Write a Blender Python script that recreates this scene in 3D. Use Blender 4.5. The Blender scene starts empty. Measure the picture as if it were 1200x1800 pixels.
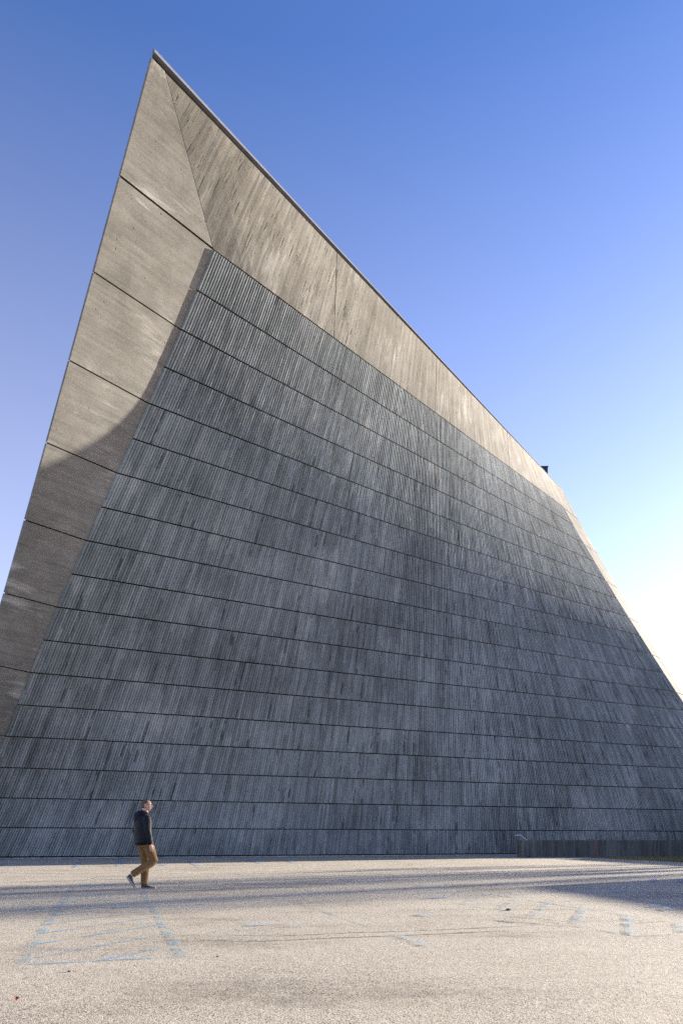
import bpy, bmesh, math, random
import numpy as np
from mathutils import Vector, Matrix, noise as mnoise
C = bpy.context.scene.collection
S = bpy.context.scene
R = math.radians
random.seed(7)

# ------------------------------------------------------------------ camera
F, CX, YH, H = 1200.0, 600.0, 1478.0, 0.968      # focal length, centre, horizon row (photo pixels), eye height in metres
cam_d = bpy.data.cameras.new('camera')
cam = bpy.data.objects.new('camera', cam_d); C.objects.link(cam); S.camera = cam
cam.location = (0, 0, H); cam.rotation_euler = (R(90), 0, 0)
cam_d.sensor_fit = 'HORIZONTAL'; cam_d.sensor_width = 24; cam_d.lens = 24
cam_d.shift_y = (YH - 900) / 1200.0
cam_d.clip_start = 0.1; cam_d.clip_end = 4000

# ------------------------------------------------------------------ sky, sun, exposure
SUN_AZ, SUN_EL = 33.0, 9.5        # azimuth from +X towards +Y
w = bpy.data.worlds.new('World'); S.world = w; w.use_nodes = True
wn = w.node_tree
bg = wn.nodes['Background']
sky = wn.nodes.new('ShaderNodeTexSky'); sky.sky_type = 'NISHITA'; sky.sun_disc = False
sky.sun_elevation = R(SUN_EL); sky.sun_rotation = R(90 - SUN_AZ)
sky.air_density = 1.0; sky.dust_density = 0.7; sky.ozone_density = 4.0
def wnode(t, **k):
    x = wn.nodes.new('ShaderNode' + t)
    for a, b in k.items(): setattr(x, a, b)
    return x
gm = wnode('Gamma'); gm.inputs['Gamma'].default_value = 1.2
tn = wnode('Mix', data_type='RGBA', blend_type='MULTIPLY'); tn.inputs[0].default_value = 1.0; tn.inputs[7].default_value = (1.08, 0.88, 0.98, 1)
wtc = wnode('TexCoord'); wsep = wnode('SeparateXYZ'); wmr = wnode('MapRange')          # pale haze that thickens towards the horizon all round
wn.links.new(wtc.outputs['Generated'], wsep.inputs[0]); wn.links.new(wsep.outputs[2], wmr.inputs[0])
wmr.inputs[1].default_value = 0.76; wmr.inputs[2].default_value = 0.0; wmr.inputs[3].default_value = 0.0; wmr.inputs[4].default_value = 2.0
hz = wnode('VectorMath', operation='SCALE'); hz.inputs[0].default_value = (1.0, 0.76, 0.36); wn.links.new(wmr.outputs[0], hz.inputs[3])
ad = wnode('VectorMath', operation='ADD')
wn.links.new(sky.outputs[0], gm.inputs[0]); wn.links.new(gm.outputs[0], tn.inputs[6]); wn.links.new(tn.outputs[2], ad.inputs[0]); wn.links.new(hz.outputs[0], ad.inputs[1]); wn.links.new(ad.outputs[0], bg.inputs[0])
bg.inputs[1].default_value = 0.062
sd = bpy.data.lights.new('sun', 'SUN'); sd.energy = 4.6; sd.angle = R(0.53); sd.color = (1.0, 0.905, 0.765)
sun = bpy.data.objects.new('sun', sd); C.objects.link(sun)
SV = Vector((math.cos(R(SUN_EL)) * math.cos(R(SUN_AZ)), math.cos(R(SUN_EL)) * math.sin(R(SUN_AZ)), math.sin(R(SUN_EL))))
sun.rotation_euler = SV.to_track_quat('Z', 'Y').to_euler()
S.view_settings.view_transform = 'Standard'; S.view_settings.look = 'None'
S.view_settings.exposure = 2.46; S.view_settings.gamma = 1.0
S.view_settings.use_curve_mapping = False
S.cycles.max_bounces = 6; S.cycles.use_denoising = False; S.cycles.sample_clamp_indirect = 1.5

# ------------------------------------------------------------------ helpers
def tag(o, label=None, cat=None, group=None, kind=None):
    if label: o['label'] = label
    if cat: o['category'] = cat
    if group: o['group'] = group
    if kind: o['kind'] = kind
    return o

def link_mesh(name, me, mat, parent=None):
    o = bpy.data.objects.new(name, me); C.objects.link(o)
    if mat is not None and not me.materials: me.materials.append(mat)
    if parent: o.parent = parent
    return o

def mesh(name, v, f, mat, parent=None, uv=None, smooth=False):
    me = bpy.data.meshes.new(name)
    me.from_pydata([tuple(map(float, p)) for p in v], [], [tuple(q) for q in f])
    if uv is not None:
        l = me.uv_layers.new(name='UVMap')
        idx = np.empty(len(me.loops), dtype=np.int32); me.loops.foreach_get('vertex_index', idx)
        l.data.foreach_set('uv', np.asarray(uv, dtype=np.float32)[idx].ravel())
    if smooth: me.polygons.foreach_set('use_smooth', [True] * len(me.polygons))
    me.update()
    return link_mesh(name, me, mat, parent)

def empty(name, loc=(0, 0, 0), rz=0):
    o = bpy.data.objects.new(name, None); C.objects.link(o); o.location = loc; o.rotation_euler = (0, 0, rz)
    o.empty_display_size = 0.2
    return o

def box_vf(x0, x1, y0, y1, z0, z1):
    v = [(x0, y0, z0), (x1, y0, z0), (x1, y1, z0), (x0, y1, z0), (x0, y0, z1), (x1, y0, z1), (x1, y1, z1), (x0, y1, z1)]
    return v, [(0, 3, 2, 1), (4, 5, 6, 7), (0, 1, 5, 4), (1, 2, 6, 5), (2, 3, 7, 6), (3, 0, 4, 7)]

def bevel(o, wd, seg=2):
    m = o.modifiers.new('bevel', 'BEVEL'); m.width = wd; m.segments = seg; m.limit_method = 'ANGLE'
    return o

class N:                                           # small node-graph helper
    def __init__(s, name):
        s.m = bpy.data.materials.new(name); s.m.use_nodes = True
        s.t = s.m.node_tree; s.b = s.t.nodes['Principled BSDF']
        s.b.inputs['Specular IOR Level'].default_value = 0.25
    def n(s, typ, inp=None, **kw):
        x = s.t.nodes.new('ShaderNode' + typ)
        for k, v in kw.items(): setattr(x, k, v)
        for k, v in (inp or {}).items():
            if isinstance(v, bpy.types.NodeSocket): s.t.links.new(v, x.inputs[k])
            else: x.inputs[k].default_value = v
        return x
    def math(s, op, a, b=0.0, c=None, clamp=False):
        d = {0: a, 1: b}
        if c is not None: d[2] = c
        return s.n('Math', d, operation=op, use_clamp=clamp).outputs[0]
    def noise(s, vec, scale, detail=3, rough=0.55, dist=0.0):
        return s.n('TexNoise', {'Vector': vec, 'Scale': scale, 'Detail': detail, 'Roughness': rough, 'Distortion': dist}).outputs[0]
    def ramp(s, fac, stops):
        x = s.n('ValToRGB', {0: fac}); e = x.color_ramp.elements
        while len(e) < len(stops): e.new(0.5)
        for q, (p, c) in zip(e, stops):
            q.position = p; q.color = (c, c, c, 1) if isinstance(c, (int, float)) else (*c, 1)
        return x.outputs[0]
    def mul(s, vec, xyz):
        return s.n('VectorMath', {0: vec, 1: xyz}, operation='MULTIPLY').outputs[0]
    def add(s, vec, other):
        return s.n('VectorMath', {0: vec, 1: other}, operation='ADD').outputs[0]
    def mix(s, fac, a, b, mode='MIX'):
        x = s.n('Mix', data_type='RGBA', blend_type=mode)
        for i, v in ((0, fac), (6, a), (7, b)):
            if isinstance(v, bpy.types.NodeSocket): s.t.links.new(v, x.inputs[i])
            else: x.inputs[i].default_value = v if i == 0 else (*v, 1)
        return x.outputs[2]
    def out(s, col=None, rough=0.85, bump=None, bs=0.3, bd=0.01, alpha=None):
        if col is not None:
            if isinstance(col, bpy.types.NodeSocket): s.t.links.new(col, s.b.inputs['Base Color'])
            else: s.b.inputs['Base Color'].default_value = (*col, 1)
        if isinstance(rough, bpy.types.NodeSocket): s.t.links.new(rough, s.b.inputs['Roughness'])
        else: s.b.inputs['Roughness'].default_value = rough
        if bump is not None:
            q = s.n('Bump', {'Height': bump, 'Strength': bs, 'Distance': bd}); s.t.links.new(q.outputs[0], s.b.inputs['Normal'])
        if alpha is not None: s.t.links.new(alpha, s.b.inputs['Alpha'])
        return s.m

def concrete(name, base, dark, light, board=0.13, streak=1.0, holes=0.5, pale=0.5, across=False, slot=0.70, groove=0.0, iso=0.55, cont=False, step=0.30):
    """Board-formed concrete. UV = metres along (u) and up (v) the panel; streaks follow v (or u when across)."""
    m = N(name)
    uv = m.n('UVMap').outputs[0]
    rnd = m.n('ObjectInfo').outputs['Random']
    off = m.n('CombineXYZ', {0: m.math('MULTIPLY', rnd, 37.0), 1: m.math('MULTIPLY', rnd, 91.0), 2: rnd}).outputs[0]
    p = m.add(uv, off)
    geo = m.n('NewGeometry').outputs['Position']
    pc = uv if cont else p
    ax = (lambda a, b: (b, a, 1)) if across else (lambda a, b: (a, b, 1))
    # board to board tone: a random step per board
    sx = m.n('SeparateXYZ', {0: p})
    bu = sx.outputs[1 if across else 0]; bv = sx.outputs[0 if across else 1]
    bi = m.math('FLOOR', m.math('DIVIDE', bu, board))
    seg = m.math('FLOOR', m.math('ADD', m.math('DIVIDE', bv, 2.3), m.math('MULTIPLY', bi, 0.37)))
    wn_ = m.n('TexWhiteNoise', {0: m.n('CombineXYZ', {0: bi, 1: seg, 2: 0.3}).outputs[0]}, noise_dimensions='3D').outputs[0]
    s1 = m.noise(m.mul(p, ax(9.0, 0.45)), 1.0, 4, 0.65)
    s2 = m.noise(m.mul(pc, ax(2.0, 0.12)), 1.0, 3, 0.6, 0.3)
    s3 = m.noise(m.mul(p, ax(34.0, 1.6)), 1.0, 3, 0.7)
    big = m.noise(geo, 0.16, 4, 0.6)
    mid = m.noise(geo, 1.1, 5, 0.65)
    t = m.math('MULTIPLY_ADD', m.math('SUBTRACT', wn_, 0.5), step * streak, 0.5)
    t = m.math('MULTIPLY_ADD', m.math('SUBTRACT', s1, 0.5), 0.9 * streak, t)
    t = m.math('MULTIPLY_ADD', m.math('SUBTRACT', s2, 0.5), 0.9 * streak, t)
    t = m.math('MULTIPLY_ADD', m.math('SUBTRACT', s3, 0.5), 0.45 * streak, t)
    t = m.math('MULTIPLY_ADD', m.math('SUBTRACT', big, 0.5), 0.9, t)
    t = m.math('MULTIPLY_ADD', m.math('SUBTRACT', mid, 0.5), iso, t)
    t = m.math('MULTIPLY_ADD', m.math('SUBTRACT', m.noise(p, 14.0, 5, 0.75), 0.5), iso * .8, t, clamp=True)
    col = m.ramp(t, [(0.08, dark), (0.5, base), (0.92, light)])
    # washed-out pale lime streaks
    pl = m.noise(m.mul(pc, ax(1.6, 0.35)), 1.0, 5, 0.75, 0.6)
    pb = m.noise(geo, 0.33, 2, 0.5)
    pf = m.ramp(m.math('MULTIPLY_ADD', m.math('SUBTRACT', pb, 0.5), 0.8, pl), [(0.60, 0.0), (0.80, pale)])
    col = m.mix(pf, col, (0.60, 0.58, 0.55))
    # damp dark runs
    dk = m.noise(m.mul(pc, ax(3.3, 0.28)), 1.0, 3, 0.6, 0.2)
    df = m.ramp(dk, [(0.60, 0.0), (0.72, 0.55 * streak)])
    col = m.mix(df, col, tuple(c * 0.62 for c in dark))
    if groove:
        gw = m.n('TexWhiteNoise', {0: m.n('CombineXYZ', {0: bi, 1: m.math('MULTIPLY', rnd, 50.0), 2: 7.7}).outputs[0]}, noise_dimensions='3D').outputs[0]
        gk = m.math('MULTIPLY', m.ramp(gw, [(0.935, 0.0), (0.95, groove)]), m.ramp(m.noise(m.mul(p, ax(3.0, 1.1)), 1.0, 3), [(0.50, 0.0), (0.58, 1.0)]))
        col = m.mix(gk, col, tuple(c * 0.45 for c in dark))
    # blow holes and open board joints
    vo = m.n('TexVoronoi', {'Vector': p, 'Scale': 2.2}, feature='F1')
    hd = m.math('MULTIPLY', vo.outputs[0], 1.0)
    hf = m.ramp(hd, [(0.05, 1.0), (0.085, 0.0)])
    vs = m.n('TexNoise', {'Vector': m.mul(p, ax(11.0, 0.9)), 'Scale': 1.0, 'Detail': 5.0, 'Roughness': 0.7}).outputs[0]
    sf = m.ramp(vs, [(slot, 0.0), (slot + 0.03, 1.0)])
    gate = m.ramp(m.noise(geo, 0.24, 2), [(0.46, 0.0), (0.56, 1.0)])
    h = m.math('MAXIMUM', m.math('MULTIPLY', hf, 0.8), m.math('MULTIPLY', sf, gate), clamp=True)
    h = m.math('MULTIPLY', h, holes)
    col = m.mix(h, col, (0.035, 0.033, 0.030))
    bmp = m.math('ADD', m.math('MULTIPLY', s1, 0.5), m.math('ADD', m.math('MULTIPLY', s3, 0.3), m.math('MULTIPLY', m.noise(p, 26.0, 4, 0.7), 0.35)))
    bmp = m.math('SUBTRACT', bmp, m.math('MULTIPLY', h, 0.9))
    return m.out(col, 0.9, bmp, 0.55, 0.012)

M = {}
M['rib'] = concrete('ribbed_concrete', (0.243, 0.263, 0.266), (0.106, 0.115, 0.117), (0.42, 0.445, 0.45), 0.13, 0.7, 0.9, 0.38, groove=0.65, iso=.3, cont=True, step=.42)
M['margin'] = concrete('board_concrete', (0.198, 0.189, 0.168), (0.115, 0.108, 0.096), (0.29, 0.279, 0.255), 0.10, 0.5, 0.7, 0.5, across=True, iso=.7)
M['band'] = concrete('band_concrete', (0.182, 0.171, 0.149), (0.095, 0.088, 0.075), (0.29, 0.278, 0.25), 0.14, 0.8, 1.0, 0.45, slot=0.575, iso=.6)

def simple(name, col, rough=0.6, metal=0.0, var=0.12, scale=8.0, bs=0.1, bd=0.003):
    m = N(name)
    co = m.n('TexCoord').outputs['Object']
    n1 = m.noise(co, scale, 4, 0.6)
    c = m.mix(m.ramp(n1, [(0.3, 0.0), (0.7, 1.0)]), tuple(x * (1 - var) for x in col), tuple(min(1, x * (1 + var)) for x in col))
    m.b.inputs['Metallic'].default_value = metal
    return m.out(c, rough, m.noise(co, scale * 6, 3), bs, bd)
M['joint'] = simple('joint_and_soffit_shade', (0.035, 0.028, 0.020), 0.95)
M['metal'] = simple('coping_metal', (0.17, 0.17, 0.185), 0.5, 0.2, 0.12, 2.0)
M['roof'] = simple('roof_felt', (0.07, 0.07, 0.07), 0.95)
M['rail'] = simple('galvanised_rail', (0.45, 0.48, 0.52), 0.35, 0.6)
M['dark_metal'] = simple('plant_box_metal', (0.035, 0.042, 0.05), 0.5, 0.2)

# ------------------------------------------------------------------ main wall geometry (hyperbolic sweep)
RW, KS = 1.55, 0.56                                    # row height in metres; row number at eye level
CA = [0.03693113, 0.00335616, 0.00156363, -0.00885613, 0.00872979]
CB = [-0.01226267, 0.00542158, -0.07707911, 0.1008952, -0.05940076]
def AB(k):
    t = k / 18.0
    a = sum(c * t ** i for i, c in enumerate(CA)) * 1.0
    b = sum(c * t ** i for i, c in enumerate(CB))
    return 1.0 / a, -b / a
# stored coefficients are 1/z in rows
def fill_plan(k, u):                                 # plan point (rows) on joint line k in direction u
    A, B = AB(k); X = A * u / (1 - B * u)
    return X, A + B * X
LB = {0: (-86, 0), 5: (29, 0), 8: (103, 0), 10: (153, 0), 12: (205, 0), 14: (259, 0), 16: (317, 0), 18: (375, 0)}
RBp = {8: 1186, 10: 1144, 12: 1104, 14: 1063.7, 16: 1024, 18: 988}
def plin(pts, k, deg):
    ks = np.array(list(pts)); vs = np.array([v if not isinstance(v, tuple) else v[0] for v in pts.values()], float)
    c = np.polyfit(ks, vs, deg); return float(np.polyval(c, k))
# boundaries of the ribbed field as world X (rows), smooth in k
LX = {k: fill_plan(k, (v[0] - CX) / F)[0] for k, v in LB.items()}
RX = {k: fill_plan(k, (v - CX) / F)[0] for k, v in RBp.items()}
LC = np.polyfit(list(LX), list(LX.values()), 3)
RC = np.polyfit(list(RX), list(RX.values()), 1)
def wz(k): return (k - KS) * RW + H
def inner(k, s):                                     # s 0..1 from left to right boundary, world metres
    A, B = AB(k); xl = np.polyval(LC, k); xr = np.polyval(RC, k); X = xl + (xr - xl) * s
    return Vector((X * RW, (A + B * X) * RW, wz(k)))
# outer silhouette of the frame
EL = np.polyfit([8, 10, 12, 14, 16, 18, 20.35], [-10.12, -9.30, -8.47, -7.62, -6.70, -5.81, -4.72], 2)
ELz = np.polyfit([8, 10, 12, 14, 16, 18, 20.35], [20.5, 20.1, 19.63, 19.13, 18.49, 17.87, 17.15], 2)
ER = np.polyfit([8, 10, 12, 14, 16, 18, 19.66], [17.4, 16.6, 15.68, 14.75, 13.77, 12.8, 11.98], 1)
ERz = np.polyfit([8, 10, 12, 14, 16, 18, 19.66], [34.9, 35.5, 35.97, 36.35, 36.7, 36.99, 37.3], 2)
KTL, KTR = 20.30, 19.62
def edgeL(k): return Vector((np.polyval(EL, k) * RW, np.polyval(ELz, k) * RW, wz(k)))
def edgeR(k): return Vector((np.polyval(ER, k) * RW, np.polyval(ERz, k) * RW, wz(k)))
def top_k18(s): return inner(18, s)
TIP, TOPR = edgeL(KTL), edgeR(KTR)
def coping(s): return TIP.lerp(TOPR, s)

building = empty('concrete_building', (0, inner(0, 0.45).y, 0))
tag(building, 'huge flaring grey concrete building wall with fine ribs rising to a sharp pointed corner', 'building')
OFFB = Vector(building.location)

def normal_of(P, s, t, e=1e-3):
    a = P(s + e, t) - P(s - e, t); b = P(s, t + e) - P(s, t - e)
    n = a.cross(b).normalized()
    if n.y > 0: n = -n
    return n

def finish(name, v, f, mat, uv, parent=building, smooth=False):
    v = [Vector(p) - OFFB for p in v]
    return mesh(name, v, f, mat, parent, uv, smooth)

def slab(name, P, ns, nt, mat, ulen, vlen, u0=0.0, proud=0.0, thick=0.16, inset=(0.0, 0.0, 0.0, 0.0), nudge=0.003, parent=building, uvf=None):
    """slab over patch P(s,t); front face pushed 'proud' along the normal, with real side faces"""
    sa, sb, ta, tb = inset
    v, uv, f = [], [], []
    idx = {}
    for j in range(nt + 1):
        for i in range(ns + 1):
            s = sa + (1 - sa - sb) * i / ns; t = ta + (1 - ta - tb) * j / nt
            n = normal_of(P, min(max(s, .01), .99), min(max(t, .01), .99))
            jit = nudge * mnoise.noise(Vector((i * 1.7 + u0, j * 1.3, ulen)))
            v.append(P(s, t) + n * ((proud(s, t) if callable(proud) else proud) + jit)); uv.append((u0 + s * ulen, t * vlen)); idx[i, j, 0] = len(v) - 1
    for j in range(nt + 1):
        for i in range(ns + 1):
            if i in (0, ns) or j in (0, nt):
                s = sa + (1 - sa - sb) * i / ns; t = ta + (1 - ta - tb) * j / nt
                n = normal_of(P, min(max(s, .01), .99), min(max(t, .01), .99))
                v.append(P(s, t) - n * thick); uv.append((u0 + s * ulen, t * vlen)); idx[i, j, 1] = len(v) - 1
    for j in range(nt):
        for i in range(ns):
            f.append((idx[i, j, 0], idx[i + 1, j, 0], idx[i + 1, j + 1, 0], idx[i, j + 1, 0]))
    for i in range(ns):
        f.append((idx[i, 0, 1], idx[i + 1, 0, 1], idx[i + 1, 0, 0], idx[i, 0, 0]))
        f.append((idx[i, nt, 0], idx[i + 1, nt, 0], idx[i + 1, nt, 1], idx[i, nt, 1]))
    for j in range(nt):
        f.append((idx[0, j, 0], idx[0, j + 1, 0], idx[0, j + 1, 1], idx[0, j, 1]))
        f.append((idx[ns, j, 1], idx[ns, j + 1, 1], idx[ns, j + 1, 0], idx[ns, j, 0]))
    if uvf: uv = [uvf(q) for q in v]
    return finish(name, v, f, mat, uv, parent)

# ---- ribbed panels: one per row, each with its own set of ribs
RIB_TOP, RIB_BASE = 0.085, 0.022
PITCH = 0.130
GAP = 0.020                                           # rows
rng = np.random.default_rng(11)
profile = [(0.00, 0), (0.44, 0), (0.50, 1), (0.88, 1)]   # (fraction of pitch, 0 groove / 1 rib top)
for k in range(18):
    P = lambda s, t, k=k: inner(k + t, s)
    wid = (inner(k + .5, 1) - inner(k + .5, 0)).length
    n_r = int(round(wid / PITCH)); n_r -= n_r % 2
    nv = 4
    v, uv, f = [], [], []
    cols = []
    for i in range(n_r):
        hj = 1.0 + 0.10 * (rng.random() - 0.5); wj = 0.03 * (rng.random() - .5)
        for (q, lv) in profile:
            cols.append(((i + q + (wj if 0 < q else 0)) / n_r, lv * hj))
    cols.append((1.0, 0))
    nc = len(cols)
    chip = rng.random((nv + 1, nc))
    for j in range(nv + 1):
        t = GAP + (1 - 2 * GAP) * j / nv
        for c, (s, lv) in enumerate(cols):
            if c % 4 == 0 or c == nc - 1: nn = normal_of(P, min(max(s, .002), .998), t)
            d = RIB_BASE + (RIB_TOP - RIB_BASE) * lv * (1 - 0.05 * chip[j, c])
            p = P(s, t) + nn * d
            v.append(p); uv.append(((s - .42) * n_r * 0.13 + 60, (t + k) * RW))
    for j in range(nv):
        for c in range(nc - 1):
            a = j * nc + c; f.append((a, a + 1, a + nc + 1, a + nc))
    # skirts back to the joint
    b0 = len(v)
    ring = [c for c in range(nc)] + [j * nc + nc - 1 for j in range(1, nv + 1)] + [nv * nc + c for c in range(nc - 2, -1, -1)] + [j * nc for j in range(nv - 1, 0, -1)]
    for r_ in ring:
        j, c = divmod(r_, nc); s = cols[c][0]; t = GAP + (1 - 2 * GAP) * j / nv
        v.append(P(s, t) - normal_of(P, min(max(s, .002), .998), t) * 0.06); uv.append((s * wid, t * RW))
    for i in range(len(ring)):
        i2 = (i + 1) % len(ring); f.append((ring[i2], ring[i], b0 + i, b0 + i2))
    finish('ribbed_panel', v, f, M['rib'], uv)

# ---- left and right margin panels
JL = [-0.06, 2, 4, 6, 8, 10, 12, 14, 16, 18]
for a, b in zip(JL[:-1], JL[1:]):
    P = lambda s, t, a=a, b=b: edgeL(a + (b - a) * t).lerp(inner(a + (b - a) * t, 0), s)
    wd = (P(1, .5) - P(0, .5)).length
    slab('margin_panel', P, 8, 8, M['margin'], wd, (b - a) * RW, inset=(0, 0.004, .008 if a > 0 else 0, .008), proud=0.02)
for a, b in zip(JL[:-1], JL[1:]):
    P = lambda s, t, a=a, b=b: inner(a + (b - a) * t, 1).lerp(edgeR(a + (b - a) * t), s)
    wd = (P(1, .5) - P(0, .5)).length
    slab('margin_panel', P, 6, 8, M['band'], wd, (b - a) * RW, inset=(0.01, 0, .008 if a > 0 else 0, .008), proud=0.03)
# pointed corner panel between joint 18, the left edge and the mitre line up to the tip
P = lambda s, t: edgeL(18 + (KTL - 18) * t).lerp(inner(18, 0).lerp(coping(0.012), t), s)
slab('corner_panel', P, 8, 10, M['margin'], 3.2, 3.6, inset=(0, 0.004, .012, .024), proud=0.02)

# ---- smooth band over the ribs, five panels split at vertical joints
def s_of_px(fn, px):
    lo, hi = 0.0, 1.0
    for _ in range(50):
        m_ = (lo + hi) / 2; p = fn(m_)
        if CX + F * p.x / p.y < px: lo = m_
        else: hi = m_
    return (lo + hi) / 2
cuts = [(0.0, 0.012), (s_of_px(top_k18, 585), s_of_px(coping, 590)), (s_of_px(top_k18, 763), s_of_px(coping, 765)),
        (s_of_px(top_k18, 893.5), s_of_px(coping, 889)), (1.0, 1.0)]
def band_uv(p):                                       # boards run on in the direction of the ribs below
    k = (p.z - H) / RW + KS; xl = np.polyval(LC, k); xr = np.polyval(RC, k)
    return ((p.x / RW - xl) / (xr - xl) * 36.0 + 5, p.z)
ua = 0.0
for (a0, a1), (b0_, b1) in zip(cuts[:-1], cuts[1:]):
    P = lambda s, t, a0=a0, a1=a1, b0_=b0_, b1=b1: inner(18, a0 + (b0_ - a0) * s).lerp(coping(a1 + (b1 - a1) * s), t)
    wd = (P(1, .0) - P(0, .0)).length
    g = 0.02 / wd
    slab('band_panel', P, 14, 8, M['band'], wd, (P(.5, 1) - P(.5, 0)).length, u0=ua + 0, proud=(lambda s_, t_: .02 + .068 * min(1, (s_ + .6 * t_ * 0) / .25)) if ua == 0 else 0.088, inset=(g if ua else .016 / wd, g, .004, .030), uvf=band_uv)  # top inset bares the dark backing, drawn as shade under the coping
    ua += wd + 3
# right end of the band, over the right margin
P = lambda s, t: inner(18, 1).lerp(edgeR(18), s).lerp(TOPR.lerp(edgeR(KTR - 0.03), s), t)
slab('corner_panel', P, 6, 6, M['band'], 1.5, 2.4, inset=(.02, 0, .012, .004), proud=0.03)

# ---- backing behind the joints; its dark strip below the coping stands in for shade
def backing():
    v, f, uv = [], [], []
    ks = [-0.06] + [float(x) for x in range(1, 19)] + [19.0, KTR - 0.02]
    ss = [i / 20 for i in range(21)]
    nc = 23
    for k in ks:
        for c in range(nc):
            if k <= 18:
                kk = max(k, 0.0)
                p = edgeL(k) if c == 0 else edgeR(k) if c == nc - 1 else inner(k, ss[c - 1])
            else:
                t = (k - 18) / (KTR - 0.02 - 18)
                if c == 0: p = edgeL(18 + (KTL - 18) * t)
                elif c == nc - 1: p = edgeR(18).lerp(TOPR, t)
                else: p = inner(18, ss[c - 1]).lerp(coping(ss[c - 1]), t)
            q = Vector(p)
            if c == 0:
                q += Vector((-0.012, 0.05, 0))
            elif c == nc - 1: q = Vector((p.x - .08, p.y + .05, p.z))
            else:
                n_ = normal_of(lambda a, b: inner(b, a), min(max(ss[c - 1], .01), .99), min(max(k, .1), 17.9)); q -= n_ * .055
            v.append(q); uv.append((0, 0))
    for j in range(len(ks) - 1):
        for c in range(nc - 1):
            a = j * nc + c; f.append((a, a + 1, a + nc + 1, a + nc))
    finish('joint_and_soffit_backing', v, f, M['joint'], uv)
backing()

# ---- metal coping along the roof edge, overhanging the band
def coping_strip():
    d = (TOPR - TIP); d.z = 0; d.normalize(); nrm = Vector((d.y, -d.x, 0))
    st = [TIP - d * 0.0 + (TOPR - TIP) * (i / 24) for i in range(25)]
    v, f = [], []
    for i, p in enumerate(st):
        q = i / 24; hh = 0.125 - 0.105 * min(1, q * 1.5); oo = 0.13 - 0.05 * q; bk = -0.03 - .6 * min(1, q * 4)
        prof = [(oo, 0.02), (oo, 0.02 + hh), (oo - .03, 0.05 + hh), (bk, 0.06 + hh), (bk, 0.0), (0.02, 0.0)]
        for o, z in prof: v.append(p + nrm * o + Vector((0, 0, z)))
    n = len(prof)
    for i in range(24):
        for j in range(n):
            a, b = i * n + j, i * n + (j + 1) % n; f.append((a, b, b + n, a + n))
    f.append(tuple(range(n))); f.append(tuple(range(24 * n + n - 1, 24 * n - 1, -1)))
    finish('coping', v, f, M['metal'], [(0, 0)] * len(v))
coping_strip()

# ---- hidden sides, back and roof so that the building is a closed volume
def plane_quad(name, pts, mat):
    return finish(name, pts, [tuple(range(len(pts)))], mat, [(p[0] * 0.7 + p[1] * .7, p[2]) for p in pts])
kk = [-0.06, 3, 6, 9, 12, 15, 18, KTL]
def side(fn, top, back, name):
    v = []; uv = []
    ks = [x for x in kk[:-1]] + [top]
    for k in ks:
        p = fn(k); v += [p, Vector((back[0] + (p.x - fn(top).x) * 0.6, back[1], p.z))]; uv += [(0, p.z), (14, p.z)]
    f = [(2 * i, 2 * i + 1, 2 * i + 3, 2 * i + 2) for i in range(len(ks) - 1)]
    finish(name, v, f, M['margin'], uv)
    return v
lb, rb = (TIP.x + 8, 62.0), (TOPR.x - 3, 78.0)
# pull the return walls a few millimetres behind the front slabs
side(lambda k: edgeL(k) + Vector((.03, .09, 0)), KTL, lb, 'side_wall')
side(lambda k: edgeR(k) + Vector((-.07, .03, 0)), KTR, rb, 'side_wall')
zr = wz(KTR)
v = [Vector((TIP.x + .1, TIP.y + .3, TIP.z + .03)), Vector((TOPR.x - .1, TOPR.y + .1, TOPR.z + .03)), Vector((rb[0], rb[1], zr)), Vector((lb[0], lb[1], TIP.z))]
plane_quad('roof', v, M['roof'])
v = [Vector((lb[0], lb[1], TIP.z)), Vector((rb[0], rb[1], zr)), Vector((rb[0] + 6, rb[1], 0)), Vector((lb[0] - 6, lb[1], 0))]
plane_quad('rear_wall', v, M['margin'])

# ---- concrete footing along the base
def footing():
    v, f, uv = [], [], []
    n = 60
    for i in range(n + 1):
        s = -0.08 + 1.16 * i / n
        p = inner(0, s); nn = normal_of(lambda a, b: inner(b, a), s, 0.02); nn.z = 0; nn.normalize()
        j = 0.03 * mnoise.noise(Vector((i * .9, 0, 0)))
        v += [p + nn * (0.16 + j) + Vector((0, 0, -p.z)), p + nn * (0.15 + j) + Vector((0, 0, .055 + j * .5 - p.z)), p - nn * .05 + Vector((0, 0, .06 - p.z))]
        uv += [(s * 60, 0), (s * 60, .1), (s * 60, .3)]
    for i in range(n):
        for j in range(2):
            a = i * 3 + j; f.append((a, a + 3, a + 4, a + 1))
    finish('footing', v, f, M['rib'], uv)
footing()

# ---- plant room box that shows over the roof edge
def rooftop():
    o = empty('rooftop_plant_box', (0, 0, 0))
    tag(o, 'small dark box standing on the roof behind the right end of the sloping edge', 'roof box')
    z1 = (YH - 819.5) / F * (38.0 * RW) + H
    x1 = (962.5 - CX) / F * (38.0 * RW); y = 38.0 * RW
    o.location = (x1 - 1.3, y + 1.4, zr)
    v, f = box_vf(-1.9, 1.3, -1.4, 1.4, -.3, z1 - zr - .06)
    mesh('housing', v, f, M['dark_metal'], o)
    v, f = box_vf(-1.96, 1.34, -1.46, 1.46, z1 - zr - .06, z1 - zr)
    mesh('lid', v, f, M['dark_metal'], o)
rooftop()

# ------------------------------------------------------------------ ground
def gp(px, py, z=0.0):
    Y = H * F / (py - YH); return Vector(((px - CX) / F * Y, Y, z))

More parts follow.
